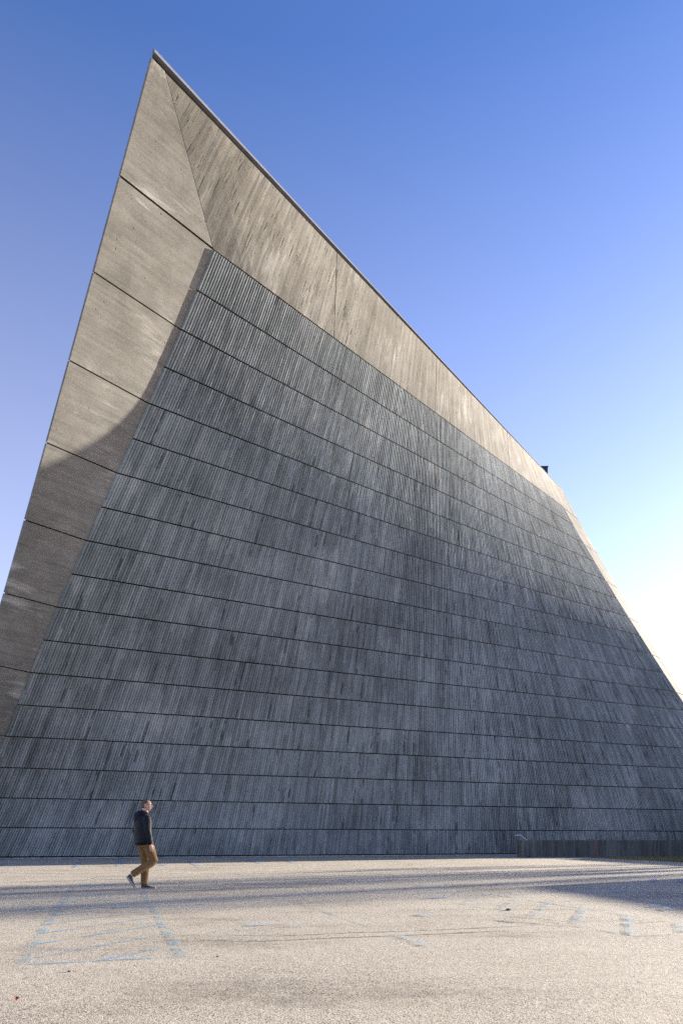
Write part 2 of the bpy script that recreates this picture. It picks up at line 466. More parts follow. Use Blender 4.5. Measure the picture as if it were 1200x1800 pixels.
def asphalt():
    m = N('weathered_asphalt')
    geo = m.n('NewGeometry').outputs['Position']
    vo = m.n('TexVoronoi', {'Vector': geo, 'Scale': 190.0, 'Randomness': 1.0}, feature='F1')
    stone = m.n('SeparateColor', {0: vo.outputs['Color']}).outputs[0]
    vo2 = m.n('TexVoronoi', {'Vector': geo, 'Scale': 105.0}, feature='F1')
    st2 = m.n('SeparateColor', {0: vo2.outputs['Color']}).outputs[1]
    base = m.ramp(stone, [(0.0, (0.09, 0.077, 0.059)), (0.16, (0.295, 0.252, 0.186)), (0.7, (0.455, 0.395, 0.298)), (1.0, (0.62, 0.56, 0.455))])
    pre = m.noise(m.mul(geo, (0.6, 1.3, 1)), 0.9, 5, 0.65, 0.5)
    st3 = m.math('MULTIPLY_ADD', m.math('SUBTRACT', 0.5, pre), 0.55, st2)
    base = m.mix(m.ramp(st3, [(0.88, 0.0), (0.92, 0.8)]), base, (0.05, 0.043, 0.037))
    base = m.mix(m.ramp(st2, [(0.03, 0.7), (0.06, 0.0)]), base, (0.60, 0.57, 0.52))
    big = m.noise(geo, 0.55, 5, 0.62, 0.4)
    lng = m.noise(m.mul(geo, (0.35, 1.6, 1)), 0.8, 4, 0.6, 0.6)
    fine = m.noise(geo, 5.0, 4, 0.6)
    t = m.math('MULTIPLY_ADD', m.math('SUBTRACT', big, 0.5), 0.7, 0.5)
    t = m.math('MULTIPLY_ADD', m.math('SUBTRACT', lng, 0.5), 0.8, t)
    t = m.math('MULTIPLY_ADD', m.math('SUBTRACT', fine, 0.5), 0.35, t)
    sh = m.ramp(t, [(0.22, (0.50, 0.485, 0.465)), (0.45, (0.90, 0.89, 0.87)), (0.7, (1.0, 1.0, 0.99))])
    col = m.mix(1.0, base, sh, 'MULTIPLY')
    hgt = m.math('ADD', m.math('MULTIPLY', vo.outputs[0], -0.8), m.math('MULTIPLY', m.noise(geo, 9.0, 4, .6), 1.6))
    hgt = m.math('SUBTRACT', hgt, m.math('MULTIPLY', vo2.outputs[0], 0.5))
    return m.out(col, 0.93, hgt, 0.5, 0.005)
M['asphalt'] = asphalt()
gv = [(-900, -300, 0), (900, -300, 0), (900, 1500, 0), (-900, 1500, 0)]
ground = mesh('parking_lot_ground', gv, [(0, 1, 2, 3)], M['asphalt'])
tag(ground, 'worn pale asphalt of the open parking lot in front of the concrete wall', kind='structure')

def paint_mat(name, col, cover):
    m = N(name)
    geo = m.n('NewGeometry').outputs['Position']
    n1 = m.noise(geo, 95.0, 3, 0.7); n2 = m.noise(geo, 3.5, 4, 0.6)
    a = m.math('MULTIPLY_ADD', m.math('SUBTRACT', n2, 0.5), 0.9, n1)
    al = m.ramp(a, [(0.60 - 0.30 * cover, 0.0), (0.74 - 0.30 * cover, 0.25 + 0.7 * cover)])
    return m.out(col, 0.8, n1, 0.3, 0.002, alpha=al)
M['paint'] = paint_mat('worn_blue_paint', (0.18, 0.38, 0.52), 0.50)
M['paint_bar'] = paint_mat('worn_bar_paint', (0.24, 0.38, 0.46), 0.40)
M['paint_faint'] = paint_mat('faded_blue_paint', (0.22, 0.36, 0.42), 0.42)
M['paint_strong'] = paint_mat('fresh_blue_paint', (0.07, 0.26, 0.48), 0.6)

def strip(a, b, wpx):                                 # paint stroke of wpx photo rows thick, as four ground corners
    return [(a[0], a[1] - wpx / 2), (b[0], b[1] - wpx / 2), (b[0], b[1] + wpx / 2), (a[0], a[1] + wpx / 2)]
ZP = [0.004]
def marking(name, polys, mat, label, group=None):
    v, f = [], []
    z = ZP[0]; ZP[0] += 0.0006
    for pl in polys:
        b = len(v); v += [gp(x, y, z) for x, y in pl]; f.append(tuple(range(b, b + len(pl))))
    o = mesh(name, v, f, mat)
    return tag(o, label, kind='structure', group=group)
marking('painted_bay_stripe', [[(23, 1697), (50, 1693), (135, 1557), (125, 1557)]], M['paint_faint'], 'wide faded blue stripe on the left side of the hatched bay')
marking('painted_bay_stripe', [[(311, 1684), (333, 1683), (287, 1617), (273, 1615)], [(287, 1617), (273, 1615), (246, 1566), (252, 1566)]], M['paint_faint'], 'wide faded blue stripe on the right side of the hatched bay')
hatch = [((50, 1696), (313, 1682.5), 2.2), ((170, 1691), (314, 1661), 3.4), ((53, 1687), (303, 1640), 2.6), ((50, 1663), (290, 1625), 2.2),
         ((73, 1642), (280, 1612), 2.0), ((90, 1625), (270, 1601), 1.6), ((97, 1610), (267, 1590), 1.4), ((110, 1587), (263, 1580), 1.1),
         ((120, 1580), (247, 1565), 1.1), ((133, 1557), (233, 1555), .9), ((128, 1563), (240, 1557), .8)]
for a, b, wd in hatch:
    marking('painted_hatch_line', [strip(a, b, wd)], M['paint'], 'thin worn blue hatch line slanting across the painted bay on the left', 'blue hatch lines of the left bay')
marking('painted_line', [strip((-40, 1601.5), (110, 1598.5), 1.3), strip((110, 1598.5), (283, 1593.5), 1.2), strip((283, 1593.5), (378, 1590), 1.2)], M['paint'], 'long thin blue line running across behind the left bay')
marking('painted_line', [[(687, 1643), (702, 1643), (759, 1663.5), (742, 1664)]], M['paint'], 'short blue stripe crossing the crack in the middle of the lot')
marking('painted_line', [strip((523, 1586), (690, 1641), 2.6)], M['paint_faint'], 'faded blue line leading to the short stripe by the crack')
for pl in ([(812, 1588), (828, 1589), (866, 1573), (854, 1572)], [(868, 1599), (885, 1600), (917, 1580), (905, 1580)], [(930, 1610), (945, 1611), (972, 1588), (958, 1588)],
           [(1003, 1624), (1022, 1625), (1037, 1597), (1020, 1597)], [(1098, 1644), (1117, 1645), (1113, 1608), (1096, 1608)], [(1191, 1640), (1212, 1640), (1204, 1620), (1184, 1620)], [(798, 1572), (806, 1573), (828, 1566), (818, 1565)],
           [(727, 1573), (736, 1573), (793, 1560), (784, 1560)], [(700, 1566), (708, 1566), (757, 1555), (750, 1555)]):
    marking('painted_crossing_bar', [pl], M['paint_bar'], 'worn blue bar of the ladder marking on the right of the lot', 'blue bars of the ladder marking')
marking('painted_line', [strip((800, 1586), (868, 1599), 1.6), strip((868, 1599), (1000, 1625), 1.8), strip((1000, 1625), (1127, 1646), 2.2), strip((1127, 1646), (1190, 1642), 2.4)], M['paint_faint'], 'near edge line of the blue ladder marking')
marking('painted_line', [strip((866, 1572), (1100, 1608), 1.6)], M['paint_faint'], 'far edge line of the blue ladder marking')
marking('painted_symbol', [strip((422, 1629), (450, 1627.5), 2.6), strip((450, 1628), (484, 1626), 1.8), [(428, 1621), (440, 1621), (455, 1627), (443, 1627)], strip((430, 1634), (455, 1635), 1.6), strip((500, 1629.5), (538, 1630.5), 1.1)], M['paint'], 'worn remains of a blue ground symbol above the crack')
marking('painted_symbol', [strip((733, 1609.5), (752, 1610), 2.2), [(748, 1609), (755, 1610), (762, 1615), (755, 1614)], strip((745, 1617.5), (765, 1619), 1)], M['paint'], 'small worn blue mark in front of the ladder marking')
far = [[(0, 1520.5), (14, 1517), (14, 1519), (0, 1522.5)], [(131, 1526), (137, 1526), (143, 1515), (140, 1515)], [(206, 1514), (214, 1514), (212, 1524), (208, 1524)], [(325, 1513.5), (331, 1513.5), (355, 1524), (349, 1524)],
       strip((268, 1520), (294, 1522), 1.6), [(433, 1512.5), (441, 1512.5), (466, 1519), (458, 1519)], [(495, 1512.3), (503, 1512.3), (521, 1517), (512, 1517)], strip((566, 1515.7), (576, 1515.7), 1), strip((700, 1510.3), (716, 1510.3), 1), strip((745, 1509.6), (765, 1510), .9),
       strip((610, 1548.5), (623, 1549.5), 3), strip((640, 1554), (700, 1547), 1), strip((752, 1580), (800, 1578), 2), strip((868, 1556), (885, 1556), 2), strip((1143, 1595), (1162, 1595), 2), [(1162, 1598), (1172, 1598), (1181, 1602), (1170, 1602)],
       strip((1078, 1569.5), (1098, 1570), 1.7), [(1146, 1546), (1156, 1546), (1150, 1553), (1142, 1553)], [(1192, 1548), (1200, 1548), (1206, 1554), (1194, 1554)], strip((1188, 1599), (1210, 1599), 2.4), strip((1018, 1511.5), (1030, 1511.5), 1.2), strip((1072, 1514.5), (1080, 1515), 1.6), strip((918, 1507.6), (942, 1507.6), 1.0)]
for q in far:
    marking('painted_dash', [q], M['paint_strong'], 'short bright blue dash of paint on the far part of the lot', 'short blue paint dashes')

# ---- cracks and crumbled patches
def crack_mat(name, col, th):
    m = N(name); geo = m.n('NewGeometry').outputs['Position']
    n1 = m.noise(geo, 60.0, 4, 0.75); n2 = m.noise(geo, 2.2, 3, 0.6)
    a = m.math('MULTIPLY_ADD', m.math('SUBTRACT', n2, 0.5), 0.8, n1)
    return m.out(col, 0.95, n1, 0.8, 0.006, alpha=m.ramp(a, [(th, 0.0), (th + .08, 0.9)]))
M['crack'] = crack_mat('open_crack', (0.04, 0.032, 0.025), 0.37)
M['crumble'] = crack_mat('crumbled_asphalt', (0.085, 0.070, 0.055), 0.53)
def ribbon(name, pts, wd, mat, label, seed=0):
    rr = random.Random(seed); v, f = [], []; z = ZP[0]; ZP[0] += .0006
    P3 = [gp(x, y, z) for x, y in pts]; out = []
    for a, b in zip(P3[:-1], P3[1:]):
        n = max(2, int((b - a).length / 0.05))
        for i in range(n): out.append(a.lerp(b, i / n))
    out.append(P3[-1])
    for i, p in enumerate(out):
        t = i / (len(out) - 1); taper = min(1, 6 * t, 6 * (1 - t)) * .85 + .15
        off = 0.022 * mnoise.noise(Vector((p.x * 5, seed, 0))) + .012 * (rr.random() - .5)
        ww = wd * taper * (0.55 + 0.9 * abs(mnoise.noise(Vector((p.x * 3.1, seed + 5, 0)))) + .3 * rr.random())
        v += [p + Vector((0, off - ww / 2, 0)), p + Vector((0, off + ww / 2, 0))]
    for i in range(len(out) - 1): f.append((2 * i, 2 * i + 2, 2 * i + 3, 2 * i + 1))
    o = mesh(name, v, f, mat); return tag(o, label, kind='structure')
ribbon('pavement_crack', [(330, 1656), (400, 1651), (493, 1652.5), (613, 1647), (687, 1644.5), (800, 1640), (887, 1635.5), (945, 1633)], 0.055, M['crack'], 'long dark crack running across the middle of the lot', 1)
ribbon('pavement_crack', [(905, 1620), (950, 1621), (990, 1626), (1012, 1628.5)], 0.05, M['crack'], 'dark crack crossing the ladder marking', 2)
ribbon('pavement_crack', [(1010, 1619), (1080, 1617.5), (1150, 1618)], 0.02, M['crack'], 'thin crack running behind the ladder marking', 3)
ribbon('pavement_crack', [(1112, 1625), (1160, 1620), (1230, 1616)], 0.028, M['crack'], 'dark crack running out of frame right of the ladder bars', 4)
ribbon('crumbled_patch', [(270, 1656), (350, 1652), (430, 1651), (500, 1650)], 0.24, M['crumble'], 'broken gravelly asphalt at the left end of the long crack', 5)
ribbon('crumbled_patch', [(880, 1617), (940, 1621), (1000, 1626), (1040, 1627)], 0.20, M['crumble'], 'broken gravelly asphalt among the ladder bars', 6)

# ------------------------------------------------------------------ low wall, handrail, marker stick, grass
def low_wall():
    Y = H * F / (1507.3 - YH); x0 = (915 - CX) / F * Y
    t = empty('low_concrete_wall', (x0, Y, 0))
    tag(t, 'low dark board-formed concrete wall standing in front of the big wall on the right', 'low wall')
    segs = [(0, 11.0), (11.02, 22.0)]
    for a, b in segs:
        v, f = box_vf(a, b, 0, 0.30, -.1, H + 0.02)
        uvv = [(p[0] + p[1], p[2]) for p in v]
        me = mesh('wall_section', v, f, M['low'], t, uvv); bevel(me, .02, 2)
    v, f = box_vf(-0.12, 0.0, .004, 0.296, -.1, H + 0.0)
    bevel(mesh('end_post', v, f, M['lowend'], t, [(p[0] + p[1], p[2]) for p in v]), .015)
M['low'] = concrete('low_wall_concrete', (0.085, 0.083, 0.077), (0.042, 0.041, 0.038), (0.135, 0.132, 0.125), 0.10, 1.1, 0.4, 0.12)
M['lowend'] = concrete('low_wall_end_concrete', (0.11, 0.085, 0.06), (0.06, 0.05, 0.04), (0.18, 0.16, 0.13), 0.2, .6, 0.2, 0.1)
low_wall()

def tube(pts, r, n=10, cap=True):
    v, f = [], []
    pts = [Vector(p) for p in pts]; rs = r if isinstance(r, (list, tuple)) else [r] * len(pts)
    up = Vector((0, 0, 1))
    for i, p in enumerate(pts):
        d = (pts[min(i + 1, len(pts) - 1)] - pts[max(i - 1, 0)]).normalized()
        a = d.cross(up if abs(d.z) < .95 else Vector((1, 0, 0))).normalized(); b = d.cross(a)
        for j in range(n):
            t = 2 * math.pi * j / n; v.append(p + (a * math.cos(t) + b * math.sin(t)) * rs[i])
    for i in range(len(pts) - 1):
        for j in range(n):
            q = i * n + j; q2 = i * n + (j + 1) % n; f.append((q, q2, q2 + n, q + n))
    if cap: f.append(tuple(range(n - 1, -1, -1))); f.append(tuple(range((len(pts) - 1) * n, len(pts) * n)))
    return v, f

def handrail():
    Y = 41.2; s = Y / F
    def q(px, py): return Vector(((px - CX) * s, 0, (YH - py) * s + H))
    a, b, c = q(904.3, 1468.8), q(914, 1468.8), q(926, 1478)
    c2 = c + (c - b) * 1.3
    t = empty('metal_handrail', (a.x, Y, 0))
    tag(t, 'short pale metal handrail bending down behind the left end of the low wall', 'handrail')
    o = Vector((a.x, 0, 0))
    b1 = b.lerp(a, .12); b2 = b.lerp(c, .12)
    v, f = tube([a - o, b1 - o, b - o - Vector((0, 0, .004)), b2 - o, c - o, c2 - o], 0.038); mesh('rail', v, f, M['rail'], t, smooth=True)
    p1 = b.lerp(c, .97) - o
    v, f = tube([p1 + Vector((0, 0, -.02)), Vector((p1.x, 0, -.05))], .024); mesh('post', v, f, M['rail'], t, smooth=True)
    p1 = c2 - o
    v, f = tube([p1, Vector((p1.x, 0, -.05))], .024); mesh('post', v, f, M['rail'], t, smooth=True)
handrail()

M['red'] = simple('faded_red_plastic', (0.55, 0.05, 0.035), 0.5)
def stick():
    Y = 39.3; s = Y / F
    t = empty('marker_stake', ((1051.8 - CX) * s, Y, 0)); tag(t, 'thin leaning red marker stake against the low concrete wall', 'marker stake')
    a = Vector((0, 0, -.03)); b = Vector((-3.2 * s, .42, H - .04))
    v, f = tube([a, a.lerp(b, .7), b], [.012, .013, .014], 8); mesh('rod', v, f, M['red'], t)
    v, f = tube([b.lerp(a, .16), b, b + Vector((0, 0, .015))], [.028, .030, .012], 8); mesh('reflector_cap', v, f, M['red'], t)
stick()

def grass():
    m = N('dry_grass'); r_ = m.n('ObjectInfo').outputs['Random']; geo = m.n('NewGeometry').outputs['Position']
    M['grass'] = m.out(m.mix(m.noise(geo, 6.0, 3), (0.10, 0.085, 0.04), (0.26, 0.21, 0.10)), 0.9)
    rr = random.Random(3); v, f = [], []
    # strip that widens to the right: from (1040,1507.5) to (1230, 1508..1518)
    a0, a1 = gp(1030, 1507.9), gp(1240, 1507.6)
    b1 = gp(1240, 1519.5)
    for _ in range(9000):
        t = rr.random() ** 0.6; u = rr.random()
        p = a0.lerp(a1, t).lerp(a0.lerp(b1, t), u)
        p.z = 0; h = .03 + .09 * rr.random() ** 2; an = rr.random() * 6.28; w_ = .012
        dx, dy = math.cos(an) * w_, math.sin(an) * w_
        l = Vector(((rr.random() - .5) * .1, (rr.random() - .5) * .1, h))
        b = len(v); v += [p + Vector((dx, dy, -.01)), p - Vector((dx, dy, .01)), p + l]; f.append((b, b + 1, b + 2))
    o = mesh('dry_grass', v, f, M['grass']); tag(o, 'strip of dry yellowish grass at the foot of the low wall', kind='stuff')
    m = N('bare_soil'); geo = m.n('NewGeometry').outputs['Position']
    ms = m.out(m.mix(m.noise(geo, 9.0, 4), (0.06, 0.045, 0.03), (0.16, 0.12, 0.07)), .95, m.noise(geo, 30.0, 4), .8, .02)
    c = [a0, gp(1100, 1510.2), gp(1160, 1513.5), b1, a1]
    for p in c: p.z = .012
    o = mesh('soil_verge', c, [tuple(range(len(c)))], ms); tag(o, 'bare brown soil under the dry grass by the low wall', kind='structure')
grass()

# ------------------------------------------------------------------ small litter
def rock(name, px, py, r, mat, label, cat, seed, sq=.6):
    bm = bmesh.new(); bmesh.ops.create_icosphere(bm, subdivisions=2, radius=r)
    for q in bm.verts:
        n_ = mnoise.noise(q.co / r * 1.3 + Vector((seed, 0, 0))); q.co *= 1 + .45 * n_; q.co.z *= sq
    me = bpy.data.meshes.new(name); bm.to_mesh(me); bm.free()
    o = link_mesh(name, me, mat); p = gp(px, py); o.location = (p.x, p.y, r * sq * .7)
    return tag(o, label, cat)
M['stone'] = simple('dark_stone', (0.06, 0.05, 0.042), .9)
M['leaf'] = simple('dry_leaf', (0.26, 0.09, 0.035), .8)
rock('stone', 893, 1601, .036, M['stone'], 'dark lump lying in front of the ladder marking on the right', 'stone', 1, .45)
rock('stone', 121.5, 1709, .012, M['stone'], 'tiny black pebble below the hatched bay', 'stone', 2)
rock('stone', 382, 1682.5, .010, M['stone'], 'small brown pebble right of the hatched bay', 'stone', 3)
rock('stone', 48, 1720, .006, M['stone'], 'small dark pebble near the left edge of the foreground', 'stone', 5)
def leaf(px, py):
    v, f = [], []
    n = 9
    for i in range(n):
        t = i / (n - 1); w_ = .014 * math.sin(math.pi * min(1, t * 1.02)) ** .8 + .0008
        for j in (-1, 0, 1): v.append((t * .026 - .013, j * w_, .008 + .014 * t * t + .007 * abs(j)))
    for i in range(n - 1):
        for j in range(2): a = i * 3 + j; f.append((a, a + 3, a + 4, a + 1))
    o = mesh('dry_leaf', v, f, M['leaf']); p = gp(px, py); o.location = (p.x, p.y, 0.004); o.rotation_euler = (0, 0, 2.2)
    o.modifiers.new('thickness', 'SOLIDIFY').thickness = .001
    tag(o, 'tiny orange-brown dry leaf at the lower left of the foreground', 'leaf')
leaf(29, 1762)

# ------------------------------------------------------------------ what stands right of the frame: a building and bare trees that throw the long shadows
def from_shadow(px, py, d):                           # walk from a ground point d metres towards the sun (plan distance)
    p = gp(px, py); return Vector((p.x + math.cos(R(SUN_AZ)) * d, p.y + math.sin(R(SUN_AZ)) * d, 0)), d * math.tan(R(SUN_EL))
e1 = gp(1200, 1606) - gp(915, 1559.5); e1.normalize()
def neighbour(c0, hb, L, W, label):
    t = empty('neighbouring_building', tuple(c0)); tag(t, label, 'building')
    a = Vector((0, 0, 0)); b = e1 * L; side_ = Vector((math.cos(R(SUN_AZ)), math.sin(R(SUN_AZ)), 0)) * W
    pts = [a, b, b + side_, a + side_]
    quads = [(0, 1, 5, 4), (1, 2, 6, 5), (2, 3, 7, 6), (3, 0, 4, 7), (4, 5, 6, 7)]
    v = [Vector((p.x, p.y, -.2)) for p in pts] + [Vector((p.x, p.y, hb - .3)) for p in pts]
    mesh('wall', v, quads, M['band'], t, [(p.x + p.y, p.z) for p in v])
    v = [Vector((p.x, p.y, hb - .3)) for p in pts] + [Vector((p.x, p.y, hb)) for p in pts]
    mesh('roof', v, quads, M['roof'], t)
    n_ = Vector((-e1.y, e1.x, 0)); n_ = -n_ if n_.x > 0 else n_
    for r_ in range(int((hb - 1.2) // 3.3)):
        for i in range(int((L - 3) // 5)):
            p = a + e1 * (2 + i * 5.0); q = a + e1 * (4.8 + i * 5.0); z0 = 1.0 + r_ * 3.3
            v = [p + n_ * .03 + Vector((0, 0, z0)), q + n_ * .03 + Vector((0, 0, z0)), q + n_ * .03 + Vector((0, 0, z0 + 1.6)), p + n_ * .03 + Vector((0, 0, z0 + 1.6))]
            v += [x - n_ * .1 for x in v]
            mesh('window', v, [(0, 1, 2, 3), (1, 0, 4, 5), (3, 2, 6, 7), (0, 3, 7, 4), (2, 1, 5, 6)], M['dark_metal'], t)
c0, hb = from_shadow(912, 1560.0, 22)
neighbour(c0, hb, 60, 24, 'long concrete block right of the frame that throws the large dark ground shadow')
c1, hb1 = from_shadow(978, 1511.0, 30)
neighbour(c1, hb1, 11, 10, 'small low block right of the frame that shades the ground by the grass')

M['bark'] = simple('grey_bark', (0.12, 0.10, 0.08), .9)
def bare_tree(loc, h, seed, label):
    rr = random.Random(seed)
    t = empty('bare_tree', tuple(loc)); tag(t, label, 'tree')
    tv, tf, bv, bf = [], [], [], []
    def addt(V, Fc, v, f):
        b = len(V); V += v; Fc += [tuple(i + b for i in q) for q in f]
    top = Vector((rr.uniform(-.4, .4), rr.uniform(-.4, .4), h * .55))
    v, f = tube([(0, 0, -.2), top * .5, top], [h * .018 + .06, h * .015, h * .011], 8); addt(tv, tf, v, f)
    def grow(p, d, l, r, dep):
        q = p + d * l; mid = p.lerp(q, .5) + Vector([rr.uniform(-1, 1) * l * .06 for _ in range(3)])
        v, f = tube([p, mid, q], [r, r * .85, r * .7], 5 if dep < 2 else 4, False); addt(bv, bf, v, f)
        if dep >= 4: return
        for _ in range(3 if dep < 4 else 2):
            nd = (d + Vector([rr.uniform(-.4, .4), rr.uniform(-.4, .4), rr.uniform(-.1, .55)])).normalized()
            grow(q, nd, l * rr.uniform(.6, .85), r * .6, dep + 1)
    for i in range(5):
        an = i * 1.256 + rr.random(); grow(top * (1 - .12 * i), Vector((math.cos(an) * .33, math.sin(an) * .33, .95)).normalized(), h * .15, h * .007, 0)
    mesh('trunk', tv, tf, M['bark'], t); mesh('branches', bv, bf, M['bark'], t)
for i, (px, py, d, h, lab) in enumerate([(1000, 1539.0, 78, 24, 'tall leafless tree right of the frame, nearest of the row to the shaded block'), (1000, 1530.5, 44, 12, 'shorter leafless tree right of the frame beside the tallest one'),
        (1000, 1522, 40, 10, 'smallest leafless tree right of the frame by the low block'), (1000, 1536, 92, 24, 'tallest leafless tree right of the frame at the back of the row')]):
    p, _ = from_shadow(px, py, d); bare_tree(p, h, 20 + i, lab)

# ------------------------------------------------------------------ the walking man
def person():
    th = R(33)
    base = gp(252.8, 1563.6)
    t = empty('person', (base.x, base.y, 0), 0)
    tag(t, 'man in dark navy hooded jacket, tan trousers and grey sneakers walking right across the lot', 'person')
    Fv = Vector((math.cos(th), math.sin(th), 0)); Rv = Vector((math.sin(th), -math.cos(th), 0)); U = Vector((0, 0, 1))
    def L(f_, r_, u_): return Fv * f_ + Rv * r_ + U * u_
    def limb(V, Fc, pts, n=16):
        """closed loft of ellipses: pts = (centre, r_side, r_front); section axes follow body frame"""
        cs = [Vector(p[0]) for p in pts]
        b = len(V); m = len(pts)
        for i in range(m):
            d = (cs[min(i + 1, m - 1)] - cs[max(i - 1, 0)]).normalized()
            a = (Rv - d * Rv.dot(d)).normalized() if abs(Rv.dot(d)) < .9 else (U - d * U.dot(d)).normalized()
            c = d.cross(a).normalized()
            for j in range(n):
                q = 2 * math.pi * j / n; V.append(cs[i] + a * math.cos(q) * pts[i][1] + c * math.sin(q) * pts[i][2])
        for i in range(m - 1):
            for j in range(n):
                q = b + i * n + j; q2 = b + i * n + (j + 1) % n; Fc.append((q, q2, q2 + n, q + n))
        for i, sgn in ((0, -1), (m - 1, 1)):
            d = (cs[1] - cs[0]).normalized() * -1 if i == 0 else (cs[-1] - cs[-2]).normalized()
            k = len(V); V.append(cs[i] + d * min(pts[i][1], pts[i][2]) * .5)
            for j in range(n):
                q = b + i * n + j; q2 = b + i * n + (j + 1) % n; Fc.append((q2, q, k) if i == 0 else (q, q2, k))
    def part(name, V, Fc, mat, vox, sm=6, parent=t):
        o = mesh(name, V, Fc, mat, parent)
        r_ = o.modifiers.new('r', 'REMESH'); r_.mode = 'VOXEL'; r_.voxel_size = vox; r_.use_smooth_shade = True
        s_ = o.modifiers.new('s', 'SMOOTH'); s_.iterations = sm; s_.factor = .5
        return o
    skin = simple('skin', (0.56, 0.33, 0.24), .55, 0, .08, 20)
    navy = N('navy_jacket'); co = navy.n('TexCoord').outputs['Object']
    navy = navy.out(navy.mix(navy.noise(co, 6.0, 3), (0.0022, 0.003, 0.006), (0.005, 0.007, 0.013)), .6, navy.noise(co, 9.0, 4, .6, 1.0), .6, .03)
    tan = N('tan_trousers'); co = tan.n('TexCoord').outputs['Object']
    tan = tan.out(tan.mix(tan.noise(co, 7.0, 4), (0.15, 0.082, 0.031), (0.23, 0.130, 0.052)), .85, tan.noise(co, 11.0, 4, .6, 1.0), .6, .03)
    hairm = simple('brown_hair', (0.11, 0.068, 0.046), .8, 0, .3, 60)
    shoe = simple('grey_sneaker', (0.075, 0.072, 0.07), .7, 0, .4, 30)
    sole = simple('white_sole', (0.30, 0.28, 0.25), .6)
    glass = simple('black_frame', (0.01, 0.01, 0.012), .35)
    # joints
    hipL, kneeL, ankL = L(.00, -.09, .93), L(.055, -.09, .50), L(.03, -.085, .085)
    hipR, kneeR, ankR = L(.03, .095, .93), L(.175, .10, .555), L(-.285, .09, .285)
    shL, elL, wrL = L(-.01, -.19, 1.44), L(-.09, -.25, 1.16), L(.0, -.27, .92)
    shR, elR, wrR = L(.0, .185, 1.44), L(.0, .245, 1.14), L(.055, .25, .885)
    hd = L(.055, 0, 1.665)
    # head frame turned back towards the camera a little
    hy = R(4); HF = Vector((math.cos(hy), math.sin(hy), 0)); HR = Vector((math.sin(hy), -math.cos(hy), 0))
    def Hh(f_, r_, u_): return hd + HF * f_ + HR * r_ + U * u_
    # ---- body, one continuous skin
    V, Fc = [], []
    limb(V, Fc, [(L(0, 0, .86), .15, .10), (L(0, 0, .95), .165, .115), (L(0, 0, 1.08), .14, .10), (L(.01, 0, 1.25), .16, .115), (L(0, 0, 1.38), .175, .11), (L(0, 0, 1.45), .13, .085), (L(.01, 0, 1.49), .07, .065)])
    limb(V, Fc, [(L(.005, 0, 1.44), .062, .062), (L(.03, 0, 1.53), .057, .060), (Hh(-.02, 0, -.06), .057, .06)])
    for a, b, c in ((hipL, kneeL, ankL), (hipR, kneeR, ankR)):
        limb(V, Fc, [(a, .085, .09), (a.lerp(b, .4), .078, .085), (b, .055, .058), (b.lerp(c, .3), .055, .06), (b.lerp(c, .75), .037, .04), (c, .034, .038)])
    for a, b, c in ((shL, elL, wrL), (shR, elR, wrR)):
        limb(V, Fc, [(a, .055, .06), (a.lerp(b, .5), .046, .05), (b, .038, .04), (b.lerp(c, .3), .039, .04), (c, .022, .028)], 12)
    # head: sphere shaped by hand
    bm = bmesh.new(); bmesh.ops.create_uvsphere(bm, u_segments=36, v_segments=26, radius=1)
    b0 = len(V); vm = {}
    for q in bm.verts:
        x, y, z = q.co                               # x forward, y right, z up
        fx, fy, fz = x * .098, y * .076, z * .118
        if z < 0: fy *= 1 - .28 * (-z) ** 1.3; fx = fx * (1 - .12 * -z) + .016 * (-z)
        if x < 0: fx *= 1.03; fz += .004
        if x < -.2 and z < -.1: fx *= .86
        if x > .5:
            wv = math.exp(-((y / .20) ** 2))
            fx += .026 * wv * math.exp(-((z + .18) / .13) ** 2)     # nose tip
            fx += .010 * wv * math.exp(-((z + .02) / .16) ** 2)      # bridge
            fx += .006 * math.exp(-((y / .3) ** 2)) * math.exp(-((z + .50) / .07) ** 2)
            fx -= .006 * math.exp(-((y / .35) ** 2)) * math.exp(-((z + .62) / .05) ** 2)
            fx += .010 * math.exp(-((y / .3) ** 2)) * math.exp(-((z + .86) / .12) ** 2)   # chin
            fx -= .009 * (math.exp(-(((y - .38) / .15) ** 2)) + math.exp(-(((y + .38) / .15) ** 2))) * math.exp(-((z - .02) / .12) ** 2)
            fx += .005 * math.exp(-((z - .16) / .07) ** 2)            # brow
        vm[q] = len(V); V.append(Hh(fx, fy, fz))
    for q in bm.faces: Fc.append(tuple(vm[x] for x in q.verts))
    bm.free()
    for sgn in (-1, 1):                              # ears
        limb(V, Fc, [(Hh(-.008, sgn * .075, -.035), .008, .012), (Hh(-.012, sgn * .082, 0), .010, .020), (Hh(-.014, sgn * .080, .028), .008, .013)], 10)
    # hands with fingers
    for wr, sgn, fwd in ((wrR, 1, .25), (wrL, -1, .25)):
        d = (U * -1 + Fv * fwd).normalized(); fr = (Fv - d * Fv.dot(d)).normalized(); pa = Rv * -sgn  # palm faces the thigh
        limb(V, Fc, [(wr, .021, .027), (wr + d * .035, .017, .038), (wr + d * .085, .015, .042)], 12)
        for i, (o_, ln) in enumerate(((.030, .070), (.010, .080), (-.011, .074), (-.030, .058))):
            p0 = wr + d * .075 + fr * o_; p1 = p0 + d * ln * .45 + pa * .004; p2 = p1 + (d * .8 + pa * .5).normalized() * ln * .33; p3 = p2 + (d * .45 + pa * .85).normalized() * ln * .26
            limb(V, Fc, [(p0, .0095, .0095), (p1, .009, .009), (p2, .0083, .0083), (p3, .0075, .0075)], 8)
        p0 = wr + d * .025 + fr * .028; p1 = p0 + (d * .7 + fr * .6 + pa * .3).normalized() * .045; p2 = p1 + (d * .95 + fr * .15 + pa * .3).normalized() * .035
        limb(V, Fc, [(p0, .013, .013), (p1, .0105, .0105), (p2, .009, .009)], 8)
    part('body', V, Fc, skin, .0055, 3)
